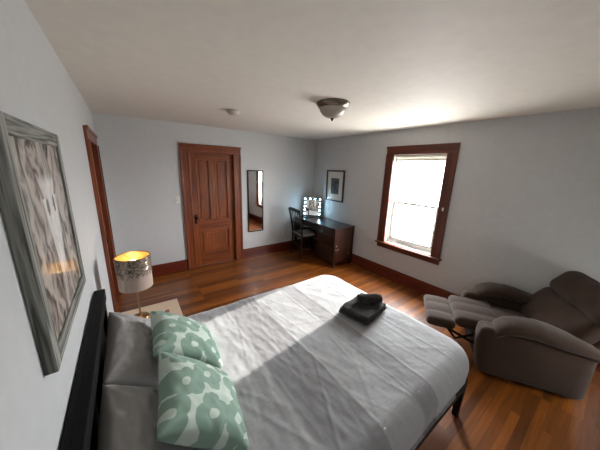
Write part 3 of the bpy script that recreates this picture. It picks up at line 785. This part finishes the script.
# stickers on the end panel
STK = plain('pale_sticker', 'cfc7b4', rough=.4)
for x, z, s in ((3.275, .42, .011), (3.262, .345, .008), (3.295, .335, .007), (3.325, .35, .009), (3.60, .23, .01)):
    bm = B(); sweep(bm, [(x, DY0+.008, z), (x, DY0+.0045, z)], s, 10); obj('sticker', dsh(bm), STK, desk)

# desk chair
CH = thing('desk_chair', 'dark wooden armchair with grey seat pad pushed up to the desk', 'chair', (3.24, -.43, 0), math.radians(-8))
def tp(pts, r, n=10, ex=2): bm = B(); sweep(bm, pts, r, n, ex=ex); return bm
for sy in (-1, 1):
    obj('leg', tp([(.21, sy*.225, 0), (.205, sy*.22, .43)], [.014, .02], 10), CHAIRW, CH, smooth=True, angle=50)
    obj('leg', tp([(-.235, sy*.21, 0), (-.205, sy*.21, .25), (-.20, sy*.21, .44)], [.014, .018, .02], 10), CHAIRW, CH, smooth=True, angle=50)
    obj('back_post', tp([(-.20, sy*.215, .44), (-.22, sy*.22, .62), (-.255, sy*.225, .80), (-.30, sy*.23, .985)], [(.02, .016), (.019, .015), (.018, .014), (.016, .012)], 12), CHAIRW, CH, smooth=True, angle=60)
    obj('armrest', tp([(-.235, sy*.225, .67), (-.1, sy*.255, .675), (.06, sy*.268, .67), (.15, sy*.262, .662), (.175, sy*.255, .655)], [(.018, .012), (.024, .012), (.028, .012), (.026, .012), (.012, .008)], 14), CHAIRW, CH, smooth=True, angle=60)
    obj('arm_support', tp([(.09, sy*.232, .43), (.10, sy*.25, .55), (.085, sy*.262, .665)], [.014, .012, .015], 10), CHAIRW, CH, smooth=True)
    obj('stretcher', tp([(-.21, sy*.21, .18), (.208, sy*.222, .18)], .010, 8), CHAIRW, CH, smooth=True)
bm = B(); box(bm, (-.225, -.235, .42), (.235, .235, .448), .01); obj('seat', bm, CHAIRW, CH)
bm = B(); softbox(bm, (-.20, -.215, .448), (.225, .215, .488), .018, 12, (0, 0, .008)); obj('seat_pad', bm, fabric('grey_seat_pad', '8b8c8e'), CH, smooth=True)
bm = B()
sweep(bm, [(-.285, -.245, .965), (-.305, -.12, .985), (-.31, 0, .99), (-.305, .12, .985), (-.285, .245, .965)], [(.011, .036)]*5, 14, ex=2.6); obj('top_rail', bm, CHAIRW, CH, smooth=True, angle=60)
bm = B(); sweep(bm, [(-.212, -.21, .52), (-.222, 0, .52), (-.212, .21, .52)], [(.009, .018)]*3, 12); obj('lower_rail', bm, CHAIRW, CH, smooth=True, angle=60)
for k in range(5):
    y = -.14+k*.07; obj('slat', tp([(-.22, y, .52), (-.25, y*1.03, .72), (-.30, y*1.06, .96)], [(.006, .016)]*3 if False else .009, 8), CHAIRW, CH, smooth=True)
for x in (-.205, .205): obj('stretcher', tp([(x, -.215, .24), (x, .215, .24)], .010, 8), CHAIRW, CH, smooth=True)

# vanity mirror with bulbs on the desk
vm = thing('vanity_mirror', 'lighted vanity mirror ringed with round bulbs on the desk', 'mirror', (3.50, -.30, .7625), math.radians(-46))
m_ = Matrix.Rotation(math.radians(-7), 4, 'X')
vw, vh = .185, .41
def vt(bm):
    for v in bm.verts: v.co = m_ @ v.co
    return bm
bm = B()
for a in ((-vw, 0, -vw+.045, vh), (vw-.045, 0, vw, vh), (-vw+.045, 0, vw-.045, .03), (-vw+.045, vh-.045, vw-.045, vh)): box(bm, (a[0], 0, a[1]+.012), (a[2], -.03, a[3]+.012), .004)
box(bm, (-vw+.03, 0, .03), (vw-.03, -.01, vh-.03))
obj('mirror_frame', vt(bm), plain('silver_frame', '5c5f60', rough=.25, metal=.6), vm)
bm = B(); box(bm, (-vw+.043, -.01, .04), (vw-.043, -.014, vh-.035)); obj('mirror_glass', vt(bm), MIRR, vm)
bm = B(); box(bm, (-vw+.02, -.075, 0), (vw-.02, .06, .012), .004); obj('mirror_base', bm, plain('silver_base', '6c6f70', rough=.3, metal=.6), vm)
BULB = emis('cool_bulb', (.45, .78, 1, 1), 15)
for x, z in [(-vw+.022, .075+.08*k) for k in range(5)]+[(vw-.022, .075+.08*k) for k in range(5)]+[(-.052, .40), (.052, .40)]:
    bm = B(); bmesh.ops.create_icosphere(bm, subdivisions=2, radius=.0145, matrix=Matrix.Translation((x, -.044, z))); obj('light_bulb', vt(bm), BULB, vm, smooth=True)

# ------------------------------------------------------------------ recliner
RC = thing('recliner', 'brown suede recliner chair with raised footrest beside the window', 'recliner', (2.62, -3.78, 0), math.radians(30))
def rfn(a=.006, s=5, sd=0):
    return lambda p: p + Vector((a*fbm(p+Vector((sd, 0, 0)), s, 3), a*fbm(p+Vector((0, sd+5, 0)), s, 3), a*fbm(p+Vector((0, 0, sd+9)), s, 3)))
RW = .86   # full width
AW = .17
BL = -.78
# side panels: x lateral, y forward
for s, x0 in ((0, 0.0), (1, RW-AW)):
    bm = B(); f0 = rfn(.006, 4, s)
    def shape(p, f0=f0):
        p = f0(p)
        k = max(0, (p.y+.16)/.16)                       # front edge rakes back towards the floor
        p.y -= .05*k*max(0, (.35-p.z)/.35)
        return p
    softbox(bm, (x0, BL, .035), (x0+AW, -.02, .49), .045, 16, (.015, .01, 0), shape)
    obj('side_panel', bm, SUEDE, RC, smooth=True)
    xc = x0+AW/2-(.012 if s == 0 else -.012)
    path = [(xc, -.125, .40), (xc, -.135, .45), (xc, -.165, .50), (xc, -.215, .53), (xc, -.29, .548), (xc, -.40, .55), (xc, -.52, .53), (xc, -.66, .50), (xc, -.80, .46), (xc, -.86, .44)]
    rad = [(.05, .015), (.085, .03), (.105, .045), (.115, .055), (.12, .062), (.122, .064), (.12, .064), (.115, .06), (.10, .045), (.03, .02)]
    # resample smoothly
    P2, R2 = [], []
    for i in range(len(path)-1):
        for q in range(3):
            tt = q/3; P2.append(Vector(path[i]).lerp(Vector(path[i+1]), tt)); R2.append(tuple(a*(1-tt)+b_*tt for a, b_ in zip(rad[i], rad[i+1])))
    P2.append(Vector(path[-1])); R2.append(rad[-1])
    bm = B(); sweep(bm, P2, R2, 26, up=Vector((0, 0, 1)) if False else Vector((0, .5, 1)), ex=2.3)
    fa = rfn(.007, 5, 3+s)
    for v in bm.verts: v.co = fa(v.co)
    obj('arm_pad', bm, SUEDE, RC, smooth=True)
# base under seat, seat
bm = B(); box(bm, (AW, BL+.05, .08), (RW-AW, -.06, .30), .01); obj('base_frame', bm, plain('recliner_underside', '17130f', rough=.9), RC)
def lobes(x0, x1, n, amp, f=None):
    def g(p):
        u = (p.x-x0)/(x1-x0)
        if p.z > g.zc: p.z += amp*(abs(math.sin(PI*u*n))**.55-1)
        return f(p) if f else p
    g.zc = 0; return g
bm = B(); softbox(bm, (AW+.0, -.56, .26), (RW-AW, -.10, .41), .06, 16, (0, 0, .03), rfn(.006, 5, 8)); obj('seat', bm, SUEDE, RC, smooth=True)
g = lobes(AW, RW-AW, 3, .010, rfn(.003, 6, 2)); g.zc = .36
bm = B(); softbox(bm, (AW-.01, -.26, .34), (RW-AW+.03, .14, .435), .05, 28, (0, 0, .012), g); obj('leg_pad', bm, SUEDE, RC, smooth=True)
g = lobes(AW-.01, RW-AW+.03, 3, .011, rfn(.003, 6, 4)); g.zc = .35
bm = B(); softbox(bm, (AW-.005, .125, .285), (RW-AW+.035, .385, .375), .042, 28, (0, 0, .01), g); obj('footrest_pad', bm, SUEDE, RC, smooth=True)
MET = plain('recliner_steel', '1a1a1b', rough=.4, metal=.7)
for x in (AW+.06, RW-AW-.06):
    for P in ([(x, -.10, .16), (x, .06, .22), (x, .25, .30)], [(x+.012, -.06, .27), (x+.012, .10, .17), (x+.012, .20, .29)]):
        bm = B(); sweep(bm, P, [(.004, .014)]*3, 8); obj('linkage_arm', bm, MET, RC)
bm = B(); sweep(bm, [(AW+.05, .18, .275), (RW-AW-.05, .18, .275)], .011, 10); obj('cross_bar', bm, MET, RC)
# reclined backrest: lumbar segment and overstuffed head pillow
def backshape(t0, sd, a=.007):
    f = rfn(a, 5, sd)
    R_ = Matrix.Translation((.01, -.53, .35)) @ Matrix.Rotation(math.radians(t0+8), 4, 'X')
    return lambda p: R_ @ f(p)
bx = (.10, RW-.10)
bm = B(); softbox(bm, (.03, -.20, -.04), (RW-.03, -.04, .60), .07, 18, (0, .02, 0), backshape(28, 1)); obj('back_shell', bm, SUEDE, RC, smooth=True)
bm = B(); softbox(bm, (.05, -.10, .03), (RW-.05, .06, .43), .075, 20, (0, .03, .01), backshape(28, 5)); obj('back_cushion', bm, SUEDE, RC, smooth=True)
bm = B(); softbox(bm, (.03, -.16, .39), (RW-.03, .075, .68), .085, 20, (.01, .022, .006), backshape(28, 9)); obj('head_cushion', bm, SUEDE, RC, smooth=True)
